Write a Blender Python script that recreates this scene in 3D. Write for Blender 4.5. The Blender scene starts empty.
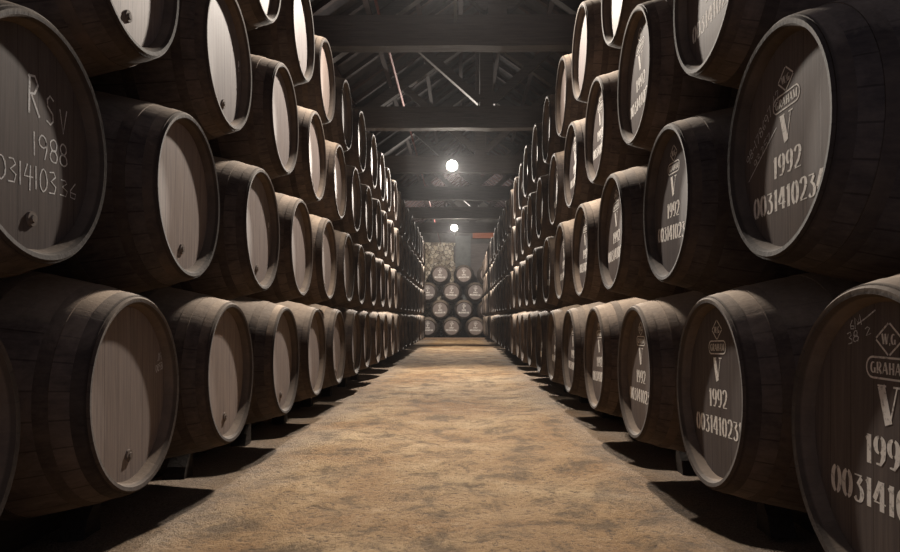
import bpy, bmesh, math, random
from mathutils import Vector, Matrix
random.seed(7)
C = bpy.context.scene.collection
PI = math.pi

# ---------------------------------------------------------------- camera, world, exposure
cam_d = bpy.data.cameras.new('camera'); cam = bpy.data.objects.new('camera', cam_d); C.objects.link(cam)
cam_d.sensor_width = 36; cam_d.lens = 27.83; cam_d.shift_y = 0.0476; cam_d.clip_start = 0.02
cam.location = (0, 0, 0.76); cam.rotation_euler = (PI/2, 0, 0.0154)
bpy.context.scene.camera = cam
vs = bpy.context.scene.view_settings
vs.view_transform = 'Standard'; vs.look = 'None'; vs.gamma = 1; vs.use_curve_mapping = False
vs.exposure = 0.0
w = bpy.data.worlds.new('cellar_gloom'); bpy.context.scene.world = w; w.use_nodes = True
bg = w.node_tree.nodes['Background']; bg.inputs[0].default_value = (0.70, 0.70, 0.86, 1); bg.inputs[1].default_value = 0.43

# the flood lamps hang over the aisle and shine back towards the camera end
LAMPS = [(-0.05, 5.8, 3.85), (-0.15, 12.0, 3.40), (-0.19, 20.2, 3.40)]
LAMP_POWER = [185, 310, 270]
LAMP_TILT = [math.radians(44), math.radians(28), math.radians(28)]
for (lx, ly, lz), pw, tl, sp_ in zip(LAMPS, LAMP_POWER, LAMP_TILT, (132, 118, 118)):
    ld = bpy.data.lights.new('flood_lamp_light', 'AREA'); ld.shape = 'DISK'; ld.size = 0.16; ld.energy = pw; ld.spread = math.radians(sp_)
    ld.color = (1.0, 0.90, 0.79)
    lo = bpy.data.objects.new('flood_lamp_light', ld); C.objects.link(lo)
    lo.location = (lx, ly - 0.012*math.cos(tl), lz - 0.012*math.sin(tl)); lo.rotation_euler = (-(PI/2 - tl), 0, 0)

# added unseen flood behind the last tie beam, brightening the end wall
ld = bpy.data.lights.new('flood_lamp_light', 'AREA'); ld.shape = 'DISK'; ld.size = 0.16; ld.energy = 300; ld.color = (1.0, 0.90, 0.79)
lo = bpy.data.objects.new('flood_lamp_light', ld); C.objects.link(lo)
lo.location = (-0.19, 21.413, 3.452); lo.rotation_euler = (PI/2 - math.radians(15), 0, 0)

# ---------------------------------------------------------------- helpers
def obj(name, bm, mat, parent=None, smooth=False):
    me = bpy.data.meshes.new(name)
    if isinstance(bm, bmesh.types.BMesh):
        bmesh.ops.recalc_face_normals(bm, faces=bm.faces) if getattr(bm, 'faces', None) and not smooth == 'keep' else None
        bm.to_mesh(me); bm.free()
    else:
        me.from_pydata(bm[0], [], bm[1])
    if mat: me.materials.append(mat)
    if smooth:
        for p in me.polygons: p.use_smooth = True
    o = bpy.data.objects.new(name, me); C.objects.link(o)
    if parent: o.parent = parent
    return o
def empty(name, loc=(0, 0, 0), rot=(0, 0, 0)):
    o = bpy.data.objects.new(name, None); C.objects.link(o); o.location = loc; o.rotation_euler = rot
    o.empty_display_size = 0.1
    return o
def tag(o, label=None, cat=None, group=None, kind=None):
    for k, v in (('label', label), ('category', cat), ('group', group), ('kind', kind)):
        if v: o[k] = v
    return o
def box(bm, x0, x1, y0, y1, z0, z1, M=None):
    vs_ = [bm.verts.new(Vector(p) if M is None else M @ Vector(p)) for p in
           ((x0,y0,z0),(x1,y0,z0),(x1,y1,z0),(x0,y1,z0),(x0,y0,z1),(x1,y0,z1),(x1,y1,z1),(x0,y1,z1))]
    for f in ((3,2,1,0),(4,5,6,7),(0,1,5,4),(1,2,6,5),(2,3,7,6),(3,0,4,7)):
        bm.faces.new([vs_[i] for i in f])
def bar(bm, a, b, wx, wz, up=(0, 0, 1)):
    a, b = Vector(a), Vector(b); d = (b-a); L = d.length; d.normalize()
    s = d.cross(Vector(up)).normalized(); u = s.cross(d)
    M = Matrix((s, d, u)).transposed().to_4x4(); M.translation = a
    box(bm, -wx/2, wx/2, 0, L, -wz/2, wz/2, M)
def tube(bm, a, b, r, n=10, r2=None):
    a, b = Vector(a), Vector(b); d = (b-a); L = d.length
    q = d.to_track_quat('Z', 'Y'); r2 = r if r2 is None else r2
    A = [bm.verts.new(a + q @ Vector((r*math.cos(2*PI*i/n), r*math.sin(2*PI*i/n), 0))) for i in range(n)]
    B = [bm.verts.new(b + q @ Vector((r2*math.cos(2*PI*i/n), r2*math.sin(2*PI*i/n), 0))) for i in range(n)]
    for i in range(n):
        j = (i+1) % n; bm.faces.new((A[i], A[j], B[j], B[i]))
    bm.faces.new(A[::-1]); bm.faces.new(B)
def lathe(prof, n=56, close=False):
    """profile of (x, r) spun round the x axis"""
    V, F = [], []
    for (x, r) in prof:
        for i in range(n):
            a = 2*PI*i/n; V.append((x, r*math.sin(a), r*math.cos(a)))
    m = len(prof)
    for k in range(m - (0 if close else 1)):
        k2 = (k+1) % m
        for i in range(n):
            j = (i+1) % n
            F.append((k*n+i, k*n+j, k2*n+j, k2*n+i))
    return V, F

# ---------------------------------------------------------------- materials
def mat(name, col, rough=0.7, spec=0.3):
    m = bpy.data.materials.new(name); m.use_nodes = True
    b = m.node_tree.nodes['Principled BSDF']
    b.inputs['Base Color'].default_value = (*col, 1); b.inputs['Roughness'].default_value = rough
    b.inputs['Specular IOR Level'].default_value = spec
    return m, m.node_tree, b
def N(nt, t, **kw):
    n = nt.nodes.new(t)
    for k, v in kw.items(): setattr(n, k, v)
    return n
def noise(nt, vec, scale, detail=4, rough=0.6, dist=0.0):
    n = N(nt, 'ShaderNodeTexNoise'); n.inputs['Scale'].default_value = scale; n.inputs['Detail'].default_value = detail
    n.inputs['Roughness'].default_value = rough; n.inputs['Distortion'].default_value = dist
    if vec is not None: nt.links.new(vec, n.inputs['Vector'])
    return n.outputs['Fac']
def ramp(nt, fac, stops):
    r = N(nt, 'ShaderNodeValToRGB'); cr = r.color_ramp
    while len(cr.elements) < len(stops): cr.elements.new(0.5)
    for e, (p, c) in zip(cr.elements, stops):
        e.position = p; e.color = (*c, 1) if len(c) == 3 else c
    nt.links.new(fac, r.inputs['Fac']); return r.outputs['Color']
def mix(nt, fac, a, b, blend='MIX'):
    m = N(nt, 'ShaderNodeMix', data_type='RGBA', blend_type=blend)
    for s, v in ((0, fac), (6, a), (7, b)):
        if isinstance(v, (int, float)): m.inputs[s].default_value = v
        elif isinstance(v, tuple): m.inputs[s].default_value = (*v, 1)
        else: nt.links.new(v, m.inputs[s])
    return m.outputs[2]
def bump(nt, b, h, strength=0.4, dist=0.01):
    n = N(nt, 'ShaderNodeBump'); n.inputs['Strength'].default_value = strength; n.inputs['Distance'].default_value = dist
    nt.links.new(h, n.inputs['Height']); nt.links.new(n.outputs['Normal'], b.inputs['Normal'])
def mapping(nt, src, scale=(1, 1, 1)):
    mp = N(nt, 'ShaderNodeMapping'); mp.inputs['Scale'].default_value = scale
    nt.links.new(src, mp.inputs['Vector']); return mp.outputs['Vector']
def math_(nt, op, a, b=0.0, c=None):
    n = N(nt, 'ShaderNodeMath', operation=op)
    for i, v in enumerate((a, b, c)):
        if v is None: continue
        if isinstance(v, (int, float)): n.inputs[i].default_value = v
        else: nt.links.new(v, n.inputs[i])
    return n.outputs[0]

def stave_material(name, dark, light, dusty, joints=0.45):
    """dark stained staves running along the cask's own x axis, joint lines round the girth, dust grains in patches"""
    m, nt, b = mat(name, dark, 0.8, 0.16)
    tc = N(nt, 'ShaderNodeTexCoord'); oi = N(nt, 'ShaderNodeObjectInfo')
    sep = N(nt, 'ShaderNodeSeparateXYZ'); nt.links.new(tc.outputs['Object'], sep.inputs[0])
    ang = math_(nt, 'ARCTAN2', sep.outputs['Y'], sep.outputs['Z'])
    st = math_(nt, 'MULTIPLY', math_(nt, 'ADD', ang, PI), 26/(2*PI))
    fr = math_(nt, 'FRACT', st)
    gap = math_(nt, 'LESS_THAN', math_(nt, 'ABSOLUTE', math_(nt, 'SUBTRACT', fr, 0.5)), 0.47)   # 1 on stave, 0 in the joint
    wn = N(nt, 'ShaderNodeTexWhiteNoise', noise_dimensions='2D')
    cb = N(nt, 'ShaderNodeCombineXYZ'); nt.links.new(math_(nt, 'FLOOR', st), cb.inputs[0]); nt.links.new(oi.outputs['Random'], cb.inputs[1])
    nt.links.new(cb.outputs[0], wn.inputs['Vector'])
    off = N(nt, 'ShaderNodeVectorMath', operation='MULTIPLY_ADD')
    nt.links.new(tc.outputs['Object'], off.inputs[0]); off.inputs[1].default_value = (1, 1, 1)
    sc = N(nt, 'ShaderNodeVectorMath', operation='SCALE'); sc.inputs[0].default_value = (31, 17, 23)
    nt.links.new(oi.outputs['Random'], sc.inputs['Scale']); nt.links.new(sc.outputs[0], off.inputs[2])
    v = off.outputs[0]
    grain = noise(nt, mapping(nt, v, (1.5, 22, 22)), 3.0, 5, 0.65)
    blot = noise(nt, v, 5.5, 6, 0.7, 0.4)
    fine = noise(nt, v, 60, 3, 0.7)
    c = ramp(nt, grain, [(0.3, dark), (0.75, light)])
    c = mix(nt, math_(nt, 'MULTIPLY', wn.outputs['Value'], 0.35), c, dark)
    c = mix(nt, ramp(nt, blot, [(0.42, (0, 0, 0)), (0.68, (0.6, 0.6, 0.6))]), c, dusty)
    c = mix(nt, math_(nt, 'MULTIPLY', math_(nt, 'SUBTRACT', 1.0, gap), joints), c, (0.008, 0.006, 0.005))
    # settled cellar dust on the upper side, made paler to paint in top light
    rr = math_(nt, 'SQRT', math_(nt, 'ADD', math_(nt, 'MULTIPLY', sep.outputs['Y'], sep.outputs['Y']), math_(nt, 'MULTIPLY', sep.outputs['Z'], sep.outputs['Z'])))
    up = math_(nt, 'DIVIDE', sep.outputs['Z'], rr)
    mr = N(nt, 'ShaderNodeMapRange'); mr.inputs[1].default_value = 0.45; mr.inputs[2].default_value = 1.0
    nt.links.new(math_(nt, 'ADD', up, math_(nt, 'MULTIPLY', math_(nt, 'SUBTRACT', blot, 0.5), 0.7)), mr.inputs[0])
    out = N(nt, 'ShaderNodeMapRange'); out.inputs[1].default_value = 0.296; out.inputs[2].default_value = 0.304
    nt.links.new(rr, out.inputs[0])
    c = mix(nt, math_(nt, 'MULTIPLY', math_(nt, 'MULTIPLY', mr.outputs[0], out.outputs[0]), 0.85), c, mix(nt, fine, (0.26, 0.205, 0.16), (0.48, 0.395, 0.31)))
    # bare worn wood inside the chime, shade painted in; black paint on the outside
    inn = N(nt, 'ShaderNodeMapRange'); inn.inputs[1].default_value = 0.2945; inn.inputs[2].default_value = 0.2925
    nt.links.new(rr, inn.inputs[0])
    c = mix(nt, math_(nt, 'MULTIPLY', inn.outputs[0], 0.8), c, mix(nt, blot, (0.03, 0.025, 0.022), (0.24, 0.185, 0.14)))
    lip = N(nt, 'ShaderNodeMapRange'); lip.inputs[1].default_value = -0.016; lip.inputs[2].default_value = -0.011  # dark lip paint, run inward to tone down the slope facing the lamps
    nt.links.new(sep.outputs['X'], lip.inputs[0])
    c = mix(nt, math_(nt, 'MULTIPLY', lip.outputs[0], 0.6), c, (0.030, 0.024, 0.021))
    vv = mix(nt, oi.outputs['Random'], (0.72, 0.72, 0.74), (1.25, 1.2, 1.15))
    c = mix(nt, 1.0, c, vv, 'MULTIPLY')
    nt.links.new(c, b.inputs['Base Color'])
    h = math_(nt, 'ADD', math_(nt, 'MULTIPLY', gap, 0.6), math_(nt, 'ADD', math_(nt, 'MULTIPLY', grain, 0.5), math_(nt, 'MULTIPLY', fine, 0.35)))
    bump(nt, b, h, 0.5, 0.004)
    return m
def head_material(name, dark, light, stain, spec=0.2):
    """upright head boards, joints along the cask's own y, grain along z"""
    m, nt, b = mat(name, light, 0.66, spec)
    tc = N(nt, 'ShaderNodeTexCoord'); oi = N(nt, 'ShaderNodeObjectInfo')
    sc = N(nt, 'ShaderNodeVectorMath', operation='SCALE'); sc.inputs[0].default_value = (13, 7, 29)
    nt.links.new(oi.outputs['Random'], sc.inputs['Scale'])
    ad = N(nt, 'ShaderNodeVectorMath', operation='ADD'); nt.links.new(tc.outputs['Object'], ad.inputs[0]); nt.links.new(sc.outputs[0], ad.inputs[1])
    v = ad.outputs[0]
    sep = N(nt, 'ShaderNodeSeparateXYZ'); nt.links.new(v, sep.inputs[0])
    st = math_(nt, 'MULTIPLY', sep.outputs['Y'], 1/0.083)
    joint = math_(nt, 'LESS_THAN', math_(nt, 'ABSOLUTE', math_(nt, 'SUBTRACT', math_(nt, 'FRACT', st), 0.5)), 0.485)
    wn = N(nt, 'ShaderNodeTexWhiteNoise', noise_dimensions='1D'); nt.links.new(math_(nt, 'FLOOR', st), wn.inputs['W'])
    grain = noise(nt, mapping(nt, v, (6, 34, 1.6)), 3.0, 5, 0.6, 0.3)
    blot = noise(nt, mapping(nt, v, (4, 5, 2.4)), 1.4, 5, 0.65, 0.6)
    c = ramp(nt, grain, [(0.3, dark), (0.72, light)])
    c = mix(nt, math_(nt, 'MULTIPLY', wn.outputs['Value'], 0.3), c, dark)
    c = mix(nt, ramp(nt, blot, [(0.5, (0, 0, 0)), (0.72, (0.55, 0.55, 0.55))]), c, stain)
    c = mix(nt, math_(nt, 'MULTIPLY', math_(nt, 'SUBTRACT', 1.0, joint), 0.55), c, (0.02, 0.015, 0.012))
    c = mix(nt, 1.0, c, mix(nt, oi.outputs['Random'], (0.78, 0.8, 0.84), (1.15, 1.1, 1.05)), 'MULTIPLY')
    nt.links.new(c, b.inputs['Base Color'])
    bump(nt, b, math_(nt, 'ADD', math_(nt, 'MULTIPLY', joint, 0.4), math_(nt, 'MULTIPLY', grain, 0.3)), 0.35, 0.003)
    return m
def rough_wood(name, a, b_, axis=1, rough=0.8, sc=3.0):
    m, nt, b = mat(name, a, rough, 0.2)
    tc = N(nt, 'ShaderNodeTexCoord')
    s = [16, 16, 16]; s[axis] = 0.9
    g = noise(nt, mapping(nt, tc.outputs['Object'], tuple(s)), sc, 5, 0.65, 0.3)
    bl = noise(nt, tc.outputs['Object'], 2.5, 4, 0.6)
    c = ramp(nt, g, [(0.3, a), (0.75, b_)]); c = mix(nt, math_(nt, 'MULTIPLY', bl, 0.5), c, a)
    nt.links.new(c, b.inputs['Base Color']); bump(nt, b, g, 0.5, 0.01)
    return m
M_STAVE = stave_material('dark stained oak staves', (0.046, 0.037, 0.034), (0.108, 0.084, 0.071), (0.155, 0.12, 0.098))
M_RIM = stave_material('worn stave ends', (0.050, 0.034, 0.026), (0.120, 0.080, 0.057), (0.19, 0.135, 0.095))
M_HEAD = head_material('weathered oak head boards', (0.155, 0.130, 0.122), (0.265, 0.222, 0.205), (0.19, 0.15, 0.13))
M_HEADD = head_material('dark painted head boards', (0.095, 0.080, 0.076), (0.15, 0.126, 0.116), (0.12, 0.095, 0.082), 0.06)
M_HOOP = stave_material('rusted iron hoop', (0.038, 0.030, 0.027), (0.085, 0.064, 0.053), (0.12, 0.088, 0.066), 0.0)
M_PAINT, nt, b = mat('worn white stencil paint', (0.66, 0.60, 0.54), 0.8, 0.1)
tc = N(nt, 'ShaderNodeTexCoord'); f = noise(nt, tc.outputs['Object'], 70, 4, 0.7)
nt.links.new(ramp(nt, f, [(0.34, (0.40, 0.36, 0.33)), (0.48, (0.80, 0.76, 0.71))]), b.inputs['Base Color'])
M_CHALK, nt, b = mat('white chalk', (0.48, 0.46, 0.45), 0.9, 0.1)
tc = N(nt, 'ShaderNodeTexCoord'); f = noise(nt, tc.outputs['Object'], 120, 3, 0.7)
nt.links.new(ramp(nt, f, [(0.36, (0.38, 0.37, 0.37)), (0.52, (0.75, 0.75, 0.75))]), b.inputs['Base Color'])
M_BUNG, nt, b = mat('cork bung', (0.12, 0.08, 0.055), 0.8, 0.2)
tc = N(nt, 'ShaderNodeTexCoord'); f = noise(nt, tc.outputs['Object'], 50, 3)
nt.links.new(ramp(nt, f, [(0.3, (0.10, 0.08, 0.068)), (0.7, (0.20, 0.16, 0.135))]), b.inputs['Base Color'])
M_BEAM = rough_wood('old tie beam timber', (0.05, 0.044, 0.042), (0.11, 0.092, 0.085), 0)
M_RAFTER = rough_wood('reddish rafter timber', (0.045, 0.030, 0.030), (0.085, 0.058, 0.057), 0)
M_RAIL = rough_wood('stillage timber', (0.020, 0.016, 0.014), (0.045, 0.035, 0.028), 1)
M_PIPE = rough_wood('red painted conduit', (0.16, 0.05, 0.05), (0.24, 0.09, 0.08), 1)
M_KERB = rough_wood('worn kerb timber', (0.20, 0.13, 0.085), (0.34, 0.23, 0.15), 0)
M_PART = rough_wood('grey partition boards', (0.11, 0.095, 0.09), (0.22, 0.19, 0.18), 0)
M_REDP = rough_wood('orange painted plank', (0.32, 0.10, 0.05), (0.48, 0.17, 0.09), 0)
M_STEEL, nt, b = mat('dark enamelled steel', (0.05, 0.055, 0.055), 0.45, 0.5)
f = noise(nt, None, 20, 3); nt.links.new(ramp(nt, f, [(0.3, (0.04, 0.045, 0.045)), (0.7, (0.08, 0.085, 0.085))]), b.inputs['Base Color'])
M_GLOW = bpy.data.materials.new('lit lamp glass'); M_GLOW.use_nodes = True
b = M_GLOW.node_tree.nodes['Principled BSDF']; b.inputs['Base Color'].default_value = (1, 1, 1, 1)
b.inputs['Emission Color'].default_value = (1.0, 0.93, 0.84, 1); b.inputs['Emission Strength'].default_value = 30

# earth floor
M_FLOOR, nt, b = mat('trodden sandy earth', (0.3, 0.2, 0.12), 0.92, 0.15)
tc = N(nt, 'ShaderNodeTexCoord'); P = tc.outputs['Object']
big = noise(nt, P, 0.9, 5, 0.6, 0.5); mid = noise(nt, mapping(nt, P, (1.15, 1, 1)), 3.6, 7, 0.72, 0.25)
fine = noise(nt, P, 38, 5, 0.75); grit = noise(nt, P, 140, 3, 0.8)
c = ramp(nt, big, [(0.32, (0.27, 0.150, 0.066)), (0.52, (0.40, 0.26, 0.135)), (0.72, (0.55, 0.41, 0.245))])
c = mix(nt, ramp(nt, mid, [(0.38, (0.85, 0.85, 0.85)), (0.52, (0, 0, 0))]), c, (0.14, 0.095, 0.055))
c = mix(nt, ramp(nt, mid, [(0.56, (0, 0, 0)), (0.75, (0.6, 0.6, 0.6))]), c, (0.62, 0.47, 0.30))
c = mix(nt, ramp(nt, fine, [(0.36, (0.85, 0.85, 0.85)), (0.47, (0, 0, 0))]), c, (0.10, 0.07, 0.05))
sep = N(nt, 'ShaderNodeSeparateXYZ'); nt.links.new(P, sep.inputs[0])
edge = math_(nt, 'ABSOLUTE', math_(nt, 'ADD', sep.outputs['X'], 0.1))          # loose grey grit collects beside the casks
edge = math_(nt, 'ADD', edge, math_(nt, 'MULTIPLY', math_(nt, 'SUBTRACT', big, 0.5), 0.8))
gc = ramp(nt, grit, [(0.35, (0.12, 0.095, 0.08)), (0.5, (0.25, 0.20, 0.16)), (0.7, (0.48, 0.40, 0.32))])
er = N(nt, 'ShaderNodeMapRange'); er.inputs[1].default_value = 0.70; er.inputs[2].default_value = 1.15
nt.links.new(edge, er.inputs[0])
c = mix(nt, math_(nt, 'MULTIPLY', er.outputs[0], 0.85), c, gc)
nt.links.new(c, b.inputs['Base Color'])
h = math_(nt, 'ADD', math_(nt, 'MULTIPLY', mid, 0.7), math_(nt, 'ADD', math_(nt, 'MULTIPLY', fine, 0.55), math_(nt, 'MULTIPLY', grit, 0.3)))
bump(nt, b, h, 1.0, 0.05)
# rubble
M_STONE, nt, b = mat('rubble stone wall', (0.4, 0.34, 0.25), 0.9, 0.2)
tc = N(nt, 'ShaderNodeTexCoord'); P = tc.outputs['Object']
wob = N(nt, 'ShaderNodeTexNoise'); wob.inputs['Scale'].default_value = 3; nt.links.new(P, wob.inputs['Vector'])
wv = mix(nt, 0.12, P, wob.outputs['Color'])
vo = N(nt, 'ShaderNodeTexVoronoi'); vo.inputs['Scale'].default_value = 6.5; nt.links.new(wv, vo.inputs['Vector'])
ve = N(nt, 'ShaderNodeTexVoronoi', feature='DISTANCE_TO_EDGE'); ve.inputs['Scale'].default_value = 6.5; nt.links.new(wv, ve.inputs['Vector'])
g = N(nt, 'ShaderNodeRGBToBW'); nt.links.new(vo.outputs['Color'], g.inputs[0])
c = ramp(nt, g.outputs[0], [(0.2, (0.34, 0.28, 0.22)), (0.5, (0.66, 0.57, 0.44)), (0.8, (0.82, 0.75, 0.64))])
c = mix(nt, ramp(nt, ve.outputs['Distance'], [(0.02, (0.9, 0.9, 0.9)), (0.09, (0, 0, 0))]), c, (0.10, 0.085, 0.07))
c = mix(nt, ramp(nt, noise(nt, P, 9, 5, 0.7), [(0.4, (0.5, 0.5, 0.5)), (0.6, (0, 0, 0))]), c, (0.2, 0.16, 0.12))
nt.links.new(c, b.inputs['Base Color']); bump(nt, b, ve.outputs['Distance'], 0.8, 0.08)
M_PLASTER, nt, b = mat('grey render', (0.14, 0.15, 0.15), 0.9, 0.2)
tc = N(nt, 'ShaderNodeTexCoord'); f = noise(nt, tc.outputs['Object'], 2.2, 6, 0.65)
nt.links.new(ramp(nt, f, [(0.3, (0.10, 0.105, 0.105)), (0.7, (0.19, 0.195, 0.19))]), b.inputs['Base Color']); bump(nt, b, f, 0.3, 0.02)
M_WALL, nt, b = mat('smoke darkened wall', (0.08, 0.075, 0.07), 0.9, 0.2)
tc = N(nt, 'ShaderNodeTexCoord'); f = noise(nt, tc.outputs['Object'], 1.6, 6, 0.65)
nt.links.new(ramp(nt, f, [(0.3, (0.06, 0.055, 0.052)), (0.7, (0.13, 0.12, 0.11))]), b.inputs['Base Color'])
M_TILE, nt, b = mat('dark roof underside', (0.03, 0.03, 0.034), 0.9, 0.1)
tc = N(nt, 'ShaderNodeTexCoord'); f = noise(nt, tc.outputs['Object'], 3, 5, 0.65)
nt.links.new(ramp(nt, f, [(0.3, (0.045, 0.045, 0.052)), (0.7, (0.09, 0.085, 0.092))]), b.inputs['Base Color'])

# ---------------------------------------------------------------- building shell
Y0, Y1, XW = -2.5, 29.4, 4.7
bm = bmesh.new()
def hgt(x, y):
    e = max(0.0, min(1.0, (abs(x+0.1)-0.75)/0.7))
    return 0.012*math.sin(3.1*x+1.7*y)*math.sin(2.3*y-1.1*x) + 0.008*math.sin(9.3*x+4*math.sin(3*y))*math.sin(7.1*y) - 0.004
xs = [-XW + i*2*XW/94 for i in range(95)]; ys = [Y0 + j*(Y1-Y0)/320 for j in range(321)]
grid = [[bm.verts.new((x, y, hgt(x, y) - 0.012)) for x in xs] for y in ys]
for j in range(320):
    for i in range(94): bm.faces.new((grid[j][i], grid[j][i+1], grid[j+1][i+1], grid[j+1][i]))
tag(obj('floor', bm, M_FLOOR, smooth=True), kind='structure')
RIDGE_X, RIDGE_Z, PITCH = 0.35, 6.15, 0.70
def roof_z(x): return RIDGE_Z - PITCH*abs(x-RIDGE_X)
bm = bmesh.new()
for s in (-1, 1):
    xe = s*(XW+0.25)
    t = 0.06
    vsx = [(RIDGE_X, RIDGE_Z), (xe, roof_z(xe)), (xe, roof_z(xe)+t), (RIDGE_X, RIDGE_Z+t)]
    A = [bm.verts.new((x, Y0, z)) for x, z in vsx]; B = [bm.verts.new((x, Y1+0.3, z)) for x, z in vsx]
    for i in range(4): j = (i+1) % 4; bm.faces.new((A[i], A[j], B[j], B[i]))
    bm.faces.new(A[::-1]); bm.faces.new(B)
ceil = tag(obj('ceiling', bm, M_TILE), kind='structure')
def solid_wall(name, x0, x1, y0, y1, z1f, m):
    bm = bmesh.new(); box(bm, x0, x1, y0, y1, -0.2, z1f); return tag(obj(name, bm, m), kind='structure')
solid_wall('wall_left', -XW-0.25, -XW, Y0, Y1, roof_z(-XW)-0.01, M_WALL)
solid_wall('wall_right', XW, XW+0.25, Y0, Y1, roof_z(XW)-0.01, M_WALL)
# end wall: rubble on one side, rendered pier, boarded partition on the other
def gable(name, x0, x1, y0, y1, m, ztop=None):
    bm = bmesh.new(); pts = [(x0, -0.2), (x1, -0.2)]
    if ztop: pts += [(x1, ztop), (x0, ztop)]
    else:
        pts.append((x1, roof_z(x1)-0.01))
        if x0 < RIDGE_X < x1: pts.append((RIDGE_X, RIDGE_Z-0.01))
        pts.append((x0, roof_z(x0)-0.01))
    A = [bm.verts.new((x, y0, z)) for x, z in pts]; B = [bm.verts.new((x, y1, z)) for x, z in pts]
    for i in range(len(pts)): j = (i+1) % len(pts); bm.faces.new((A[i], A[j], B[j], B[i]))
    bm.faces.new(A[::-1]); bm.faces.new(B); return tag(obj(name, bm, m), kind='structure')
gable('wall_back', -XW, XW, Y1, Y1+0.25, M_WALL)
bm = bmesh.new()   # rough rubble face standing proud of the end wall
nx, nz = 60, 56
V = [[None]*(nz+1) for _ in range(nx+1)]
for i in range(nx+1):
    for j in range(nz+1):
        x = -3.6 + i*3.35/nx; z = 0.0 + j*3.95/nz
        x2 = x + (0.10*math.sin(5*z)+0.06*math.sin(11*z+1) if i == nx else 0)
        V[i][j] = bm.verts.new((x2, 29.02 + 0.10*random.random() - 0.05*math.sin(2.1*x+1.3*z), z))
for i in range(nx):
    for j in range(nz): bm.faces.new((V[i][j], V[i+1][j], V[i+1][j+1], V[i][j+1]))
r = bmesh.ops.extrude_face_region(bm, geom=list(bm.faces))
for v in [e for e in r['geom'] if isinstance(e, bmesh.types.BMVert)]: v.co.y = Y1-0.005
tag(obj('wall_stone', bm, M_STONE), kind='structure')
gable('wall_pier', -0.22, 0.42, 28.82, Y1-0.01, M_PLASTER, 4.2)
bm = bmesh.new()
for k in range(14):
    box(bm, 0.43, 3.6, 29.2 + 0.012*(k % 2), 29.24 + 0.012*(k % 2), 0.0+k*0.28, 0.275+k*0.28)
tag(obj('board_partition', bm, M_PART), 'grey horizontal board partition closing the end wall beside the rendered pier', 'partition')
bm = bmesh.new(); box(bm, 0.5, 1.6, 28.95, 29.19, 4.12, 4.42)
tag(obj('painted_plank', bm, M_REDP), 'orange painted plank fixed across the top of the grey board partition', 'plank')

# rafters and battens (parts of the ceiling)
n_r = 46
for s in (-1, 1):
    src = None
    for k in range(n_r):
        y = 2.2 + k*0.585
        if src is None:
            bm = bmesh.new(); xe = s*(XW-0.05)
            bar(bm, (RIDGE_X + s*0.03, 0, RIDGE_Z-0.06), (xe, 0, roof_z(xe)-0.06), 0.06, 0.09, (0, 1, 0))
            src = obj('rafter', bm, M_RAFTER, ceil); src.location = (0, y, 0)
        else:
            c = src.copy(); c.location = (0, y, 0); C.objects.link(c); c.parent = ceil
for s in (-1, 1):
    for k in range(7):
        x = RIDGE_X + s*(0.35 + k*0.62)
        if abs(x) > XW-0.2: continue
        bm = bmesh.new(); bar(bm, (x, 0.5, roof_z(x)-0.13), (x, Y1-0.1, roof_z(x)-0.13), 0.07, 0.05)
        obj('batten', bm, M_RAFTER, ceil)

# roof trusses
BZ = 3.36
ORD = ['first', 'second', 'third', 'fourth', 'fifth', 'sixth', 'seventh', 'eighth', 'ninth', 'tenth', 'eleventh', 'twelfth', 'thirteenth',
       'fourteenth', 'fifteenth', 'sixteenth', 'seventeenth', 'eighteenth', 'nineteenth', 'twentieth', 'twenty-first', 'twenty-second',
       'twenty-third', 'twenty-fourth', 'twenty-fifth', 'twenty-sixth', 'twenty-seventh']
def rough_beam(bm, x0, x1, wy, z0, z1, n=24):
    prev = None
    for i in range(n+1):
        x = x0 + (x1-x0)*i/n
        j = [random.uniform(-0.006, 0.006) for _ in range(4)]
        ring = [bm.verts.new(p) for p in ((x, -wy/2+j[0], z0+j[1]), (x, wy/2, z0+j[1]), (x, wy/2, z1+j[2]), (x, -wy/2+j[3], z1+j[2]))]
        if prev:
            for a in range(4): b_ = (a+1) % 4; bm.faces.new((prev[a], prev[b_], ring[b_], ring[a]))
        else: bm.faces.new(ring[::-1])
        prev = ring
    bm.faces.new(prev)
def make_truss():
    t = empty('roof_truss')
    bm = bmesh.new(); rough_beam(bm, -XW+0.02, XW-0.02, 0.17, BZ, BZ+0.29); obj('tie_beam', bm, M_BEAM, t)
    bm = bmesh.new(); bar(bm, (RIDGE_X, 0, BZ+0.29), (RIDGE_X, 0, RIDGE_Z-0.40), 0.18, 0.16, (0, 1, 0)); obj('king_post', bm, M_BEAM, t)
    for s in (-1, 1):
        xe = RIDGE_X + s*3.55
        bm = bmesh.new(); bar(bm, (RIDGE_X+s*0.09, 0, RIDGE_Z-0.34), (xe, 0, roof_z(xe)-0.27), 0.16, 0.15, (0, 1, 0)); obj('principal_rafter', bm, M_BEAM, t)
        bm = bmesh.new(); bar(bm, (RIDGE_X+s*0.08, 0, BZ+0.38), (RIDGE_X+s*1.35, 0, roof_z(RIDGE_X+s*1.35)-0.33), 0.11, 0.11, (0, 1, 0)); obj('strut', bm, M_BEAM, t)
    return t
def copy_tree(o, parent=None):
    c = o.copy(); C.objects.link(c)
    if parent: c.parent = parent
    for ch in o.children: copy_tree(ch, c)
    return c
truss = make_truss()
TY = [6.7 + 2.85*k for k in range(6)]
for k, y in enumerate(TY):
    t = truss if k == 0 else copy_tree(truss)
    t.location = (0, y, 0)
    tag(t, 'dark timber roof truss across the aisle, its tie beam the %s from the camera' % ORD[k], 'roof truss', 'roof trusses over the aisle')

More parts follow.
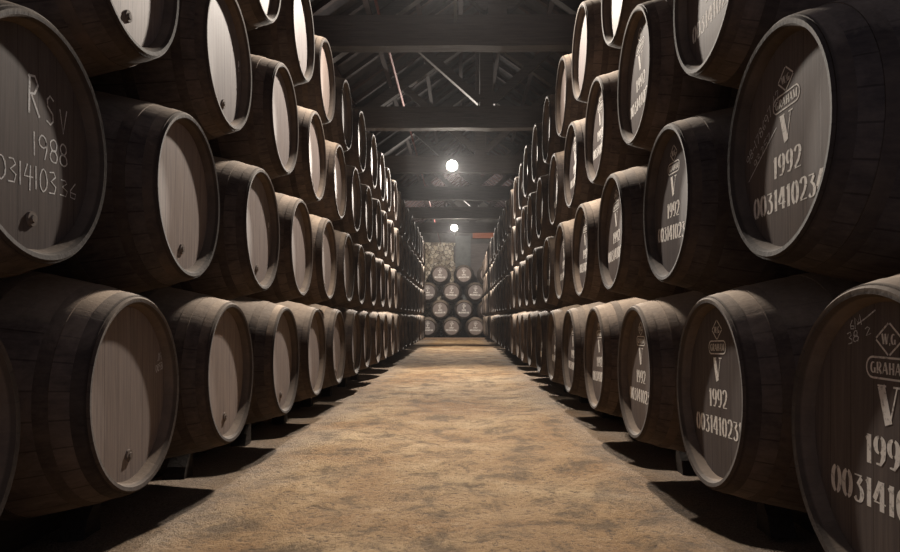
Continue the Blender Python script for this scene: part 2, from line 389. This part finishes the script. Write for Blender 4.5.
mv = bpy.data.materials.new('glow haze volume'); mv.use_nodes = True; nt = mv.node_tree
nt.nodes.remove(nt.nodes['Principled BSDF']); vsn = N(nt, 'ShaderNodeVolumeScatter'); vsn.inputs['Color'].default_value = (0.92, 0.95, 1.0, 1)
vsn.inputs['Density'].default_value = 0.0008; vsn.inputs['Anisotropy'].default_value = 0.55
nt.links.new(vsn.outputs[0], nt.nodes['Material Output'].inputs['Volume'])
bm = bmesh.new(); box(bm, -0.80, 0.74, 3.4, 26.0, 0.06, 4.9)  # scatter volume added to lift the darks and glow around the lamps
tag(obj('glow_haze', bm, mv), 'thin haze added along the aisle for the glow around the lamps', 'haze', None, 'stuff')
bm = bmesh.new(); tube(bm, (-0.83, 2.0, 3.86), (-0.83, 28.8, 3.86), 0.015, 8)
tag(obj('ceiling_conduit', bm, M_PIPE), 'thin red conduit running lengthwise above the tie beams', 'conduit')

# flood lamps on drop rods
LL = ['lit flood lamp held on an arm before the first tie beam from the camera', 'glaring white flood lamp over the middle of the aisle, the upper bright star',
      'glaring white flood lamp over the aisle end, the lower bright star']
for k, ((lx, ly, lz), tl) in enumerate(zip(LAMPS, LAMP_TILT)):
    t = empty('flood_lamp', (lx, ly, lz), (-(PI/2 - tl), 0, 0))
    # local -Z is the shining direction
    V, F = lathe([(0.0, 0.115), (0.0, 0.10), (0.03, 0.095), (0.03, 0.001), (0.13, 0.001), (0.13, 0.05), (0.10, 0.075), (0.03, 0.118), (0.0, 0.122)], 28, True)
    o = obj('housing', ([(y_, z_, x_) for x_, y_, z_ in V], F), M_STEEL, t, True)
    o.location = (0, 0, -0.005)
    bm = bmesh.new(); bmesh.ops.create_circle(bm, cap_ends=True, radius=0.094, segments=28)
    o = obj('lens', bm, M_GLOW, t); o.location = (0, 0, 0.006)
    up = Vector((0, 0, 1)); inv = t.rotation_euler.to_matrix().inverted()
    by = (6.61, 12.31, 20.86)[k]                                     # camera side of the tie beam that carries the arm
    bm = bmesh.new(); bar(bm, inv @ Vector((0, 0.10, 0.0)), inv @ Vector((0, by-ly-.002, -0.27 if k == 0 else 0.0)), 0.03, 0.03, (1, 0, 0)); obj('arm', bm, M_STEEL, t)
    tag(t, LL[k], 'flood lamp', 'flood lamps over the aisle')

src = [o for o in C.objects if o.name == 'flood_lamp'][0]
t = copy_tree(src); t.location = (-0.19, 21.4, 3.455)  # extra lamp out of sight, added to light the end wall and stack
t.rotation_euler = (PI/2 - math.radians(15), 0, 0)
for ch in list(t.children):
    if ch.name.startswith('arm'): bpy.data.objects.remove(ch)
inv = t.rotation_euler.to_matrix().inverted()
bm = bmesh.new(); bar(bm, inv @ Vector((0, -0.10, 0)), inv @ Vector((0, -0.36, 0)), 0.03, 0.03, (1, 0, 0)); obj('arm', bm, M_STEEL, t)
tag(t, 'added flood lamp, unseen behind the last tie beam, brightening the rubble end wall', 'flood lamp', 'flood lamps over the aisle')

# ---------------------------------------------------------------- lettering (drawn with a broad pen, as stencil plates are cut)
def arc(cx, cy, rx, ry, a0, a1, n=10):
    return [(cx+rx*math.cos(math.radians(a0+(a1-a0)*i/n)), cy+ry*math.sin(math.radians(a0+(a1-a0)*i/n))) for i in range(n+1)]
ST = {  # glyph -> (width, [strokes]); heights 0..1, thick verticals and thin horizontals with stencil breaks
 '0': (.62, [arc(.30,.5,.20,.46,-78,78), arc(.30,.5,.20,.46,102,258)]),
 '1': (.42, [[(.22,.02),(.22,.98)], [(.08,.80),(.19,.90)]]),
 '2': (.62, [arc(.30,.72,.19,.25,170,-20), [(.48,.62),(.36,.36),(.10,.10)], ('T', [(.08,.06),(.54,.06)])]),
 '3': (.60, [('T', [(.08,.92),(.46,.92)]), [(.44,.86),(.24,.58)], arc(.27,.30,.20,.27,80,-150)]),
 '4': (.64, [[(.34,.96),(.06,.34)], ('T', [(.04,.28),(.32,.28)]), [(.42,.02),(.42,.98)], ('T', [(.50,.28),(.60,.28)])]),
 '9': (.62, [arc(.30,.70,.19,.27,100,260), arc(.30,.70,.19,.27,-75,75), [(.50,.62),(.46,.30),(.34,.08),(.14,.08)]]),
 'V': (.74, [('K', [(.12,.98),(.36,.02)]), ('T', [(.40,.04),(.62,.98)]), ('T', [(.0,.98),(.28,.98)]), ('T', [(.50,.98),(.74,.98)])]),
 'G': (.80, [arc(.40,.5,.27,.44,60,290), [(.62,.05),(.62,.44)], ('T', [(.48,.44),(.74,.44)])]),
 'R': (.78, [[(.18,.02),(.18,.98)], arc(.34,.73,.24,.24,88,-88), ('K', [(.38,.44),(.66,.02)])]),
 'A': (.80, [('T', [(.08,.02),(.36,.98)]), ('K', [(.40,.98),(.66,.02)]), ('T', [(.22,.34),(.50,.34)])]),
 'H': (.80, [[(.18,.02),(.18,.98)], [(.62,.02),(.62,.98)], ('T', [(.26,.5),(.54,.5)])]),
 'M': (.92, [('T', [(.12,.02),(.12,.98)]), ('K', [(.16,.98),(.44,.10)]), ('T', [(.48,.10),(.74,.98)]), [(.80,.02),(.80,.98)]]),
 'W': (1.05, [('K', [(.06,.98),(.28,.04)]), ('T', [(.32,.06),(.50,.94)]), ('K', [(.52,.98),(.74,.04)]), ('T', [(.78,.06),(.98,.98)])]),
 '.': (.30, [('K', [(.10,.04),(.22,.04)])]), ' ': (.4, []),
}
CH = {
 'R': (.7, [[(.1,0),(.12,1)], [(.05,.95),(.35,1.0),(.5,.8),(.35,.55),(.12,.5)], [(.2,.5),(.6,.0)]]),
 'S': (.65, [[(.52,.9),(.3,1.0),(.1,.85),(.15,.6),(.45,.42),(.5,.15),(.3,.0),(.05,.1)]]),
 'V': (.6, [[(.02,1),(.25,0),(.5,1.1)]]), 'J': (.5, [[(.4,1),(.38,.1),(.2,0),(.05,.15)]]),
 'M': (.8, [[(.05,0),(.12,1),(.35,.4),(.6,1),(.68,0)]]),
 '0': (.55, [arc(.25,.5,.2,.48,0,360,12)]), '1': (.3, [[(.12,1),(.12,0)]]),
 '2': (.5, [[(.05,.8),(.2,1),(.4,.8),(.05,0),(.45,.02)]]),
 '3': (.5, [[(.05,.95),(.3,1),(.4,.8),(.15,.55),(.42,.35),(.35,.05),(.02,.02)]]),
 '4': (.55, [[(.2,1),(.05,.45),(.5,.5)], [(.38,.95),(.32,-.1)]]),
 '5': (.5, [[(.45,1),(.1,.97),(.08,.6),(.38,.5),(.4,.1),(.05,0)]]),
 '6': (.5, [[(.4,1),(.1,.5),(.12,.1),(.35,.05),(.4,.35),(.1,.4)]]),
 '7': (.5, [[(.05,.95),(.45,1),(.15,0)]]),
 '8': (.5, [arc(.25,.75,.16,.24,-90,270,10), arc(.25,.26,.19,.25,90,450,10)]),
 '9': (.5, [arc(.22,.72,.18,.26,0,360,10)+[(.4,.4),(.3,0)]]),
 '-': (.4, [[(.05,.45),(.35,.5)]]), '.': (.2, [[(.06,.02),(.1,.06)]]), ' ': (.4, []), ':': (.2, [[(.1,.2),(.1,.3)], [(.1,.7),(.1,.8)]]),
}
class Ink:
    def __init__(self): self.V, self.F, self.D, self.n = [], [], [], 0
    def ribbon(self, pts, ws):
        base = len(self.V); self.n += 1; self.D += [self.n*8e-6]*(2*len(pts))
        for i, p in enumerate(pts):
            a = pts[max(i-1, 0)]; c = pts[min(i+1, len(pts)-1)]
            dx, dy = c[0]-a[0], c[1]-a[1]; L = math.hypot(dx, dy) or 1
            nx_, ny_ = -dy/L, dx/L; h = ws[i]/2
            self.V += [(p[0]+nx_*h, p[1]+ny_*h), (p[0]-nx_*h, p[1]-ny_*h)]
        for i in range(len(pts)-1):
            k = base+2*i; self.F.append((k, k+1, k+3, k+2))
    def stroke(self, s, sx, sy, ox, oy, thick, thin, rot=0.0, rnd=0.0):
        mode = None
        if isinstance(s, tuple): mode, s = s
        pts = [(ox + x*sx, oy + y*sy) for x, y in s]
        if rnd: pts = [(x+random.uniform(-rnd, rnd), y+random.uniform(-rnd, rnd)) for x, y in pts]
        ws = []
        for i in range(len(pts)):
            a = pts[max(i-1, 0)]; c = pts[min(i+1, len(pts)-1)]
            dx, dy = c[0]-a[0], c[1]-a[1]; L = math.hypot(dx, dy) or 1
            v = abs(dy)/L
            ws.append(thin if mode == 'T' else thick if mode == 'K' else thin + (thick-thin)*v**1.6)
        if rot:
            c_, s_ = math.cos(rot), math.sin(rot); pts = [(c_*(x-self.o[0])-s_*(y-self.o[1])+self.o[0], s_*(x-self.o[0])+c_*(y-self.o[1])+self.o[1]) for x, y in pts]
        self.ribbon(pts, ws)
    def text(self, font, txt, cx, cy, h, width=None, thick=.2, thin=.06, rot=0.0, rnd=0.0):
        """centred on (cx, cy), h tall, squeezed to the given width"""
        tot = sum(font[c][0] for c in txt); sx = (width/tot) if width else h
        self.o = (cx, cy); x = cx - tot*sx/2
        for c in txt:
            for s in font[c][1]: self.stroke(s, sx, h, x, cy-h/2, thick*min(h, sx*1.2), thin*h, rot, rnd)
            x += font[c][0]*sx
    def obj(self, name, m, parent, x):
        return obj(name, ([(x + d, a, b_) for (a, b_), d in zip(self.V, self.D)], self.F), m, parent)
DIGITS = ['0031410230', '0031410236', '0031410231', '0031410234']
def stencil(num, dx=0.0, dz=0.0, rot=0.0):
    k = Ink()
    k.text(ST, num, -.008, -.112, .062, .41, .24, .05)
    k.text(ST, '1992', 0, -.022, .062, .165, .24, .05)
    k.text(ST, 'V', 0, .073, .078, .075, .30, .05)
    k.text(ST, 'GRAHAM', 0, .146, .024, .125, .24, .09)
    w_, h_, t_ = .150, .042, .0042                                    # rounded box round the name
    pts = arc(w_/2-h_/2, .146, h_/2, h_/2, -90, 90, 8) + arc(-w_/2+h_/2, .146, h_/2, h_/2, 90, 270, 8); pts.append(pts[0])
    k.ribbon(pts[:9], [t_]*9); k.ribbon(pts[8:10], [t_]*2); k.ribbon(pts[9:18], [t_]*9); k.ribbon(pts[17:], [t_]*2)
    for a, b_ in (((0, .033), (.044, 0)), ((.044, 0), (0, -.033)), ((0, -.033), (-.044, 0)), ((-.044, 0), (0, .033))):   # the lozenge
        p = [(a[0]+(b_[0]-a[0])*u, .204+a[1]+(b_[1]-a[1])*u) for u in (.05, .95)]; k.ribbon(p, [t_]*2)
    k.text(ST, 'W.G', 0, .204, .022, .046, .26, .09)
    c_, s_ = math.cos(rot), math.sin(rot)
    k.V = [(c_*a-s_*b_+dx, s_*a+c_*b_+dz) for a, b_ in k.V]
    return k

# ---------------------------------------------------------------- casks
CL, RC, RB = 1.34, 0.309, 0.412        # length, chime radius, bilge radius
def rad(t):                             # outer radius at depth t behind the front rim
    u = (t - CL/2)/(CL/2); return RB - (RB-RC)*abs(u)**2.15
REC = 0.043                             # head sits this far inside the chime
def stave_mesh(n, m):
    prof = [(-REC-0.012, RC-0.03), (-REC+0.004, RC-0.031), (-0.012, RC-0.021), (-0.002, RC-0.016), (0.0, RC-0.004), (-0.004, RC)]
    for i in range(1, m+1): prof.append((-CL*i/m, rad(CL*i/m)))
    prof[-1] = (-CL+0.004, RC); prof += [(-CL, RC-0.004), (-CL, RC-0.018), (-CL+0.05, RC-0.03), (-CL+0.06, 0.0005)]
    return lathe(prof, n)
def head_mesh(n):
    V, F = lathe([(-REC, RC-0.029), (-REC+0.001, RC*0.6), (-REC+0.001, 0.002)], n)
    c = len(V); V.append((-REC+0.001, 0, 0)); k = 2*n
    F += [(k+i, k+(i+1) % n, c) for i in range(n)]
    return V, F
def hoop_mesh(t0, t1, n, th=0.002):
    m = 3; pr = []
    for i in range(m+1):
        t = t0+(t1-t0)*i/m; pr.append((-t, rad(t)+th))
    pr = [(-t0, rad(t0)-0.004)] + pr + [(-t1, rad(t1)-0.004)]
    return lathe(pr, n)
def bung_mesh():
    bm = bmesh.new(); tube(bm, (-REC-0.004, 0, 0), (-REC+0.007, 0, 0), .021, 14, .019)
    tube(bm, (-REC+0.006, 0, 0), (-REC+0.011, 0, 0), .011, 10, .009); return bm
HOOPS = [(0.008, 0.046), (0.098, 0.136), (0.29, 0.335), (CL-0.335, CL-0.29), (CL-0.136, CL-0.098), (CL-0.046, CL-0.008)]
MESH = {}
def mesh_of(key, maker, m, smooth):
    if key not in MESH:
        r = maker(); me = bpy.data.meshes.new(key[0])
        if isinstance(r, tuple): me.from_pydata(r[0], [], r[1])
        else: r.to_mesh(me); r.free()
        bm = bmesh.new(); bm.from_mesh(me); bmesh.ops.recalc_face_normals(bm, faces=bm.faces); bm.to_mesh(me); bm.free()
        me.materials.append(m)
        for p in me.polygons: p.use_smooth = smooth
        if smooth: me.set_sharp_from_angle(angle=math.radians(28))
        MESH[key] = me
    return MESH[key]
def part(name, me, parent, loc=(0, 0, 0)):
    o = bpy.data.objects.new(name, me); C.objects.link(o); o.parent = parent; o.location = loc; return o
def head_fix(me): return me
def cask(lod, headmat, mk=None, bung=False, chalk=None, paint_x=None):
    t = empty('wine_cask')
    n = (72, 44, 28)[lod]
    part('staves', mesh_of(('staves', lod), lambda: stave_mesh(n, (22, 14, 8)[lod]), M_STAVE, True), t)
    h = part('head', mesh_of(('head', lod, headmat.name), lambda: head_mesh(n), headmat, False), t)
    for i, (a, b_) in enumerate(HOOPS if lod == 0 else HOOPS[:3] if lod == 1 else HOOPS[:1]):
        part('hoop', mesh_of(('hoop', lod, i), lambda: hoop_mesh(a, b_, n), M_HOOP, True), t)
    if bung:
        part('bung', mesh_of(('bung',), bung_mesh, M_BUNG, False), t, (0, 0.005, -0.2))
    if mk:
        o = mk.obj('stencil_marking', M_PAINT, h, -REC+0.0014); o['label'] = 'white stencilled lettering'
    if chalk:
        o = chalk.obj('chalk_lettering', M_CHALK, h, -REC+0.0016); o['label'] = 'white chalk writing'
    return t

# stack layout, measured in the building
F_PX = 695.7
SIDES = {
 'plain': dict(sx=-1, W=1.023, d0=2.2026, s=0.92, z=[.521, 1.223, 1.926, 2.619], dmax=20.4),
 'stencilled': dict(sx=1, W=0.81, d0=1.3668, s=0.9661, z=[.516, 1.226, 1.906, 2.577], dmax=26.2),
}
JIT = {(1, 1, .5): (.02, .024, .007), (1, 0, 1): (-.005, -.029, .004), (1, 0, 2): (-.005, -.017, -.006), (-1, 1, -.5): (.03, .008, -.008),
       (-1, 0, 1): (-.006, -.028, 0), (-1, 0, 0): (.004, .014, 0), (-1, 3, 1.5): (-.018, .003, .012), (-1, 3, 2.5): (-.012, 0, .008), (1, 0, 0): (-.012, .02, 0), (-1, 1, .5): (.008, -.004, .006), (1, 2, 1): (-.005, .012, 0)}
TIER = ['bottom tier', 'second tier', 'third tier', 'top tier']
# labels of the casks with a look of their own; (side, tier, k)
LAB = {
 (-1, 1, -.5): 'dark cask with RSV and 1988 chalked on its head, a bung below',
 (-1, 0, 0): 'dark cask in the bottom tier, small chalk mark at its head edge, bung below',
 (-1, 0, -1): 'shadowed cask cut off by the frame below the chalked RSV cask',
 (1, 1, .5): 'large dark cask stencilled V 1992 with slanting chalk notes beside the lozenge',
 (1, 0, 0): 'huge dark cask cut by the frame, V and 003141 stencilled under a chalk scribble',
 (1, 0, 1): 'bottom tier cask stencilled V 1992, whole number readable, beside the huge cut-off one',
}
def near_copy(parts_src, headmat): pass
protos = {}
def get_cask(sx, lod, bung, num):
    """first of a kind is built, later ones are copies of it and of each of its parts"""
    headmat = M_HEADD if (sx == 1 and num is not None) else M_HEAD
    key = (lod, headmat.name, bung, num)
    if key not in protos:
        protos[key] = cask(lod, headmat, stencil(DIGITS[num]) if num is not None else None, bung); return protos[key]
    return copy_tree(protos[key])
count = 0
special = {}
def sp_chalk_rsv():
    k = Ink()
    for txt, cx, cz, h_, w_ in (('R', -.01, .118, .100, .062), ('S', .06, .100, .075, .045), ('V', .122, .085, .062, .040), ('1988', .060, -.005, .062, .165), ('0314103', -.035, -.092, .060, .25), ('36', .145, -.095, .045, .085)):
        k.text(CH, txt, cx+.03, cz, h_, w_, .075, .06, 0, .0012)
    for cz in (.17, .10): k.text(CH, '1:', -.14, cz, .04, .02, .12, .08, 0, .002)
    return k
def sp_chalk_small():
    k = Ink(); k.text(CH, 'JM', .235, .105, .026, .034, .13, .10, .1, .001); k.text(CH, '0058', .232, .068, .026, .058, .13, .10, .2, .001); return k
def sp_chalk_notes():
    k = Ink(); k.text(CH, '98-1x8697.62'.replace('x', '7'), -.150, .075, .030, .26, .09, .07, .62, .001)
    k.text(CH, '93.257', -.150, .012, .026, .125, .10, .08, .55, .001)
    k.ribbon([(-.245, -.06), (-.15, .0), (-.06, .055)], [.0028]*3); return k
def sp_chalk_scribble():
    k = Ink(); k.text(CH, '6M', -.105, .236, .022, .05, .13, .10, .3, .002); k.ribbon([(-.10, .232), (-.07, .245), (-.035, .262)], [.003]*3)
    k.text(CH, '38', -.115, .205, .022, .045, .13, .10, .2, .002); k.text(CH, '2', -.06, .22, .018, .02, .14, .10, .2, .002); return k
def make_special(key):
    sx, row, kk = key
    if key == (-1, 1, -.5): return cask(0, M_HEADD, None, True, sp_chalk_rsv())
    if key == (-1, 0, 0): return cask(0, M_HEAD, None, True, sp_chalk_small())
    if key == (1, 1, .5): return cask(0, M_HEADD, stencil('0031410234', 0.0, -.032, 0.03), False, sp_chalk_notes())
    if key == (1, 0, 0): return cask(0, M_HEADD, stencil('0031410232', .010, 0, 0), False, sp_chalk_scribble())
SPECIAL = [(-1, 1, -.5), (-1, 0, 0), (1, 1, .5), (1, 0, 0)]
def in_frame(x, y, z):
    """whether any of the rim circle or the belly circle behind it falls inside the photograph"""
    sx = 1 if x > 0 else -1
    ca, sa = math.cos(-0.0154), math.sin(-0.0154)
    for dx, r in ((0, RC), (0.2, 0.37), (0.67, RB)):
        for i in range(24):
            a = i*PI/12; X, Y, Z = x+sx*dx, y+r*math.cos(a), z+r*math.sin(a)-0.76
            X, Y = ca*X-sa*Y, sa*X+ca*Y
            if Y < 0.1: continue
            u, v = 450+F_PX*X/Y, 318.8-F_PX*Z/Y
            if -3 < u < 903 and -3 < v < 555 and (dx == 0 or abs(X)/Y < 0.62): return True
    return False
for rank, S in SIDES.items():
    sx = S['sx']
    for row in range(4):
        k = -1 if row % 2 == 0 else -.5
        seen = 0
        while True:
            y = S['d0'] + S['s']*k
            if y > S['dmax']: break
            jx, jy, jz = JIT.get((sx, row, k), (random.uniform(-.012, .012), random.uniform(-.006, .006), random.uniform(-.004, .004)))
            x, yy, z = sx*(S['W']+jx), y+jy, S['z'][row]+jz
            if in_frame(x, yy, z):
                lod = 0 if y < 5.0 else 1 if y < 10.5 else 2
                key = (sx, row, k)
                if key in SPECIAL: o = make_special(key)
                else:
                    num = None
                    if sx > 0 and row < 3 and k < 7: num = int(2*k+row) % 4
                    if sx < 0: bung = (int(2*k)+row) % 3 != 0
                    else: bung = row == 3
                    o = get_cask(sx, lod, bung, num)
                if key in ((-1, 2, 1), (-1, 1, 1.5)):            # small white spot near the rim
                    ik = Ink(); ik.ribbon([(.222, .075), (.226, .06), (.222, .045)], [.010, .016, .010]); ik.ribbon([(.228, .038), (.227, .025)], [.007, .009])
                    hd = [c for c in o.children if c.name.startswith('head')][0]
                    ik.obj('white_spot', M_CHALK, hd, -REC+0.0016)['label'] = 'small white spot'
                roll = random.uniform(-.05, .05) if key not in SPECIAL else 0
                o.location = (x, yy, z); o.rotation_euler = (roll, 0, 0 if sx < 0 else PI)
                if key in LAB: lab = LAB[key]
                else:
                    lab = 'dark oak cask in the %s of the %s rank, %s from the camera' % (TIER[row], 'plain-headed' if sx < 0 else 'white-stencilled', ORD[seen])
                tag(o, lab, 'wine cask', 'casks in the %s of the %s rank' % (TIER[row], 'plain-headed' if sx < 0 else 'white-stencilled'))
                seen += 1; count += 1
            k += 1
# far stack across the end of the aisle
far_y, fs = 26.95, 0.925
DIGITS.append('0031410230')
fz = [.43, 1.115, 1.80, 2.485]
for row in range(4):
    xs0 = (-1.78, -1.33, -1.78, -1.33)[row]
    j = 0; sh = -1 if row in (0, 2) else 0
    while True:
        x = {0: -0.353, 1: -0.80, 2: -0.353, 3: -0.80}[row] + fs*(j+sh)
        if x > 1.2: break
        o = get_cask(2, 2, False, 0)
        o.location = (x, far_y + random.uniform(-.01, .01), fz[row]); o.rotation_euler = (random.uniform(-.06, .06), 0, -PI/2)
        tag(o, 'cask facing the camera in the end stack, %s, %s from the stone wall side' % (TIER[row], ORD[j]), 'wine cask', 'casks stacked across the end of the aisle')
        j += 1; count += 1
print('casks', count)

# stillage rails and chocks
for sx, W, dm, nm in ((-1, 1.023, 20.8, 'plain-headed'), (1, .81, 26.6, 'white-stencilled')):
    for i, off in enumerate((.52, 1.04)):
        bm = bmesh.new(); x = sx*(W+off); h_ = .516-rad(off)-.002
        box(bm, x-.05, x+.05, 0.7 if sx < 0 else 0.75, dm, -.02, h_)
        tag(obj('stillage_rail', bm, M_RAIL), 'low dark timber rail under the %s casks, %s one from the aisle' % (nm, ORD[i]), 'stillage rail')
proto = None; n_ = {-1: 0, 1: 0}
for sx in (-1, 1):
    S = SIDES['plain' if sx < 0 else 'stencilled']
    for k in range(0, 8):
        y = S['d0'] + S['s']*k + JIT.get((sx, 0, k), (0, 0, 0))[1]
        if proto is None:
            # wedge: long run on the ground, face leaning against the belly
            bm = bmesh.new(); A = [(0.19, 0), (.31, 0), (.31, .135), (.28, .135), (.22, .07)]
            pts = [[bm.verts.new((xx, a, b_-.02)) for a, b_ in A] for xx in (-.045, .045)]
            for i in range(5): j = (i+1) % 5; bm.faces.new((pts[0][i], pts[0][j], pts[1][j], pts[1][i]))
            bm.faces.new(pts[0][::-1]); bm.faces.new(pts[1])
            proto = obj('barrel_chock', bm, M_RAIL); o = proto
        else:
            o = proto.copy(); C.objects.link(o)
        o.location = (sx*(S['W']+.34), y, 0)
        tag(o, 'dark timber chock on the earth under the %s bottom cask of the %s rank' % (ORD[n_[sx]], 'plain-headed' if sx < 0 else 'white-stencilled'), 'chock', 'chocks under the bottom casks')
        n_[sx] += 1
bm = bmesh.new(); box(bm, -1.9, 1.9, 26.1, 26.75, -.03, .045)
tag(obj('end_kerb', bm, M_KERB), 'pale brown kerb along the foot of the end stack of casks', 'kerb')
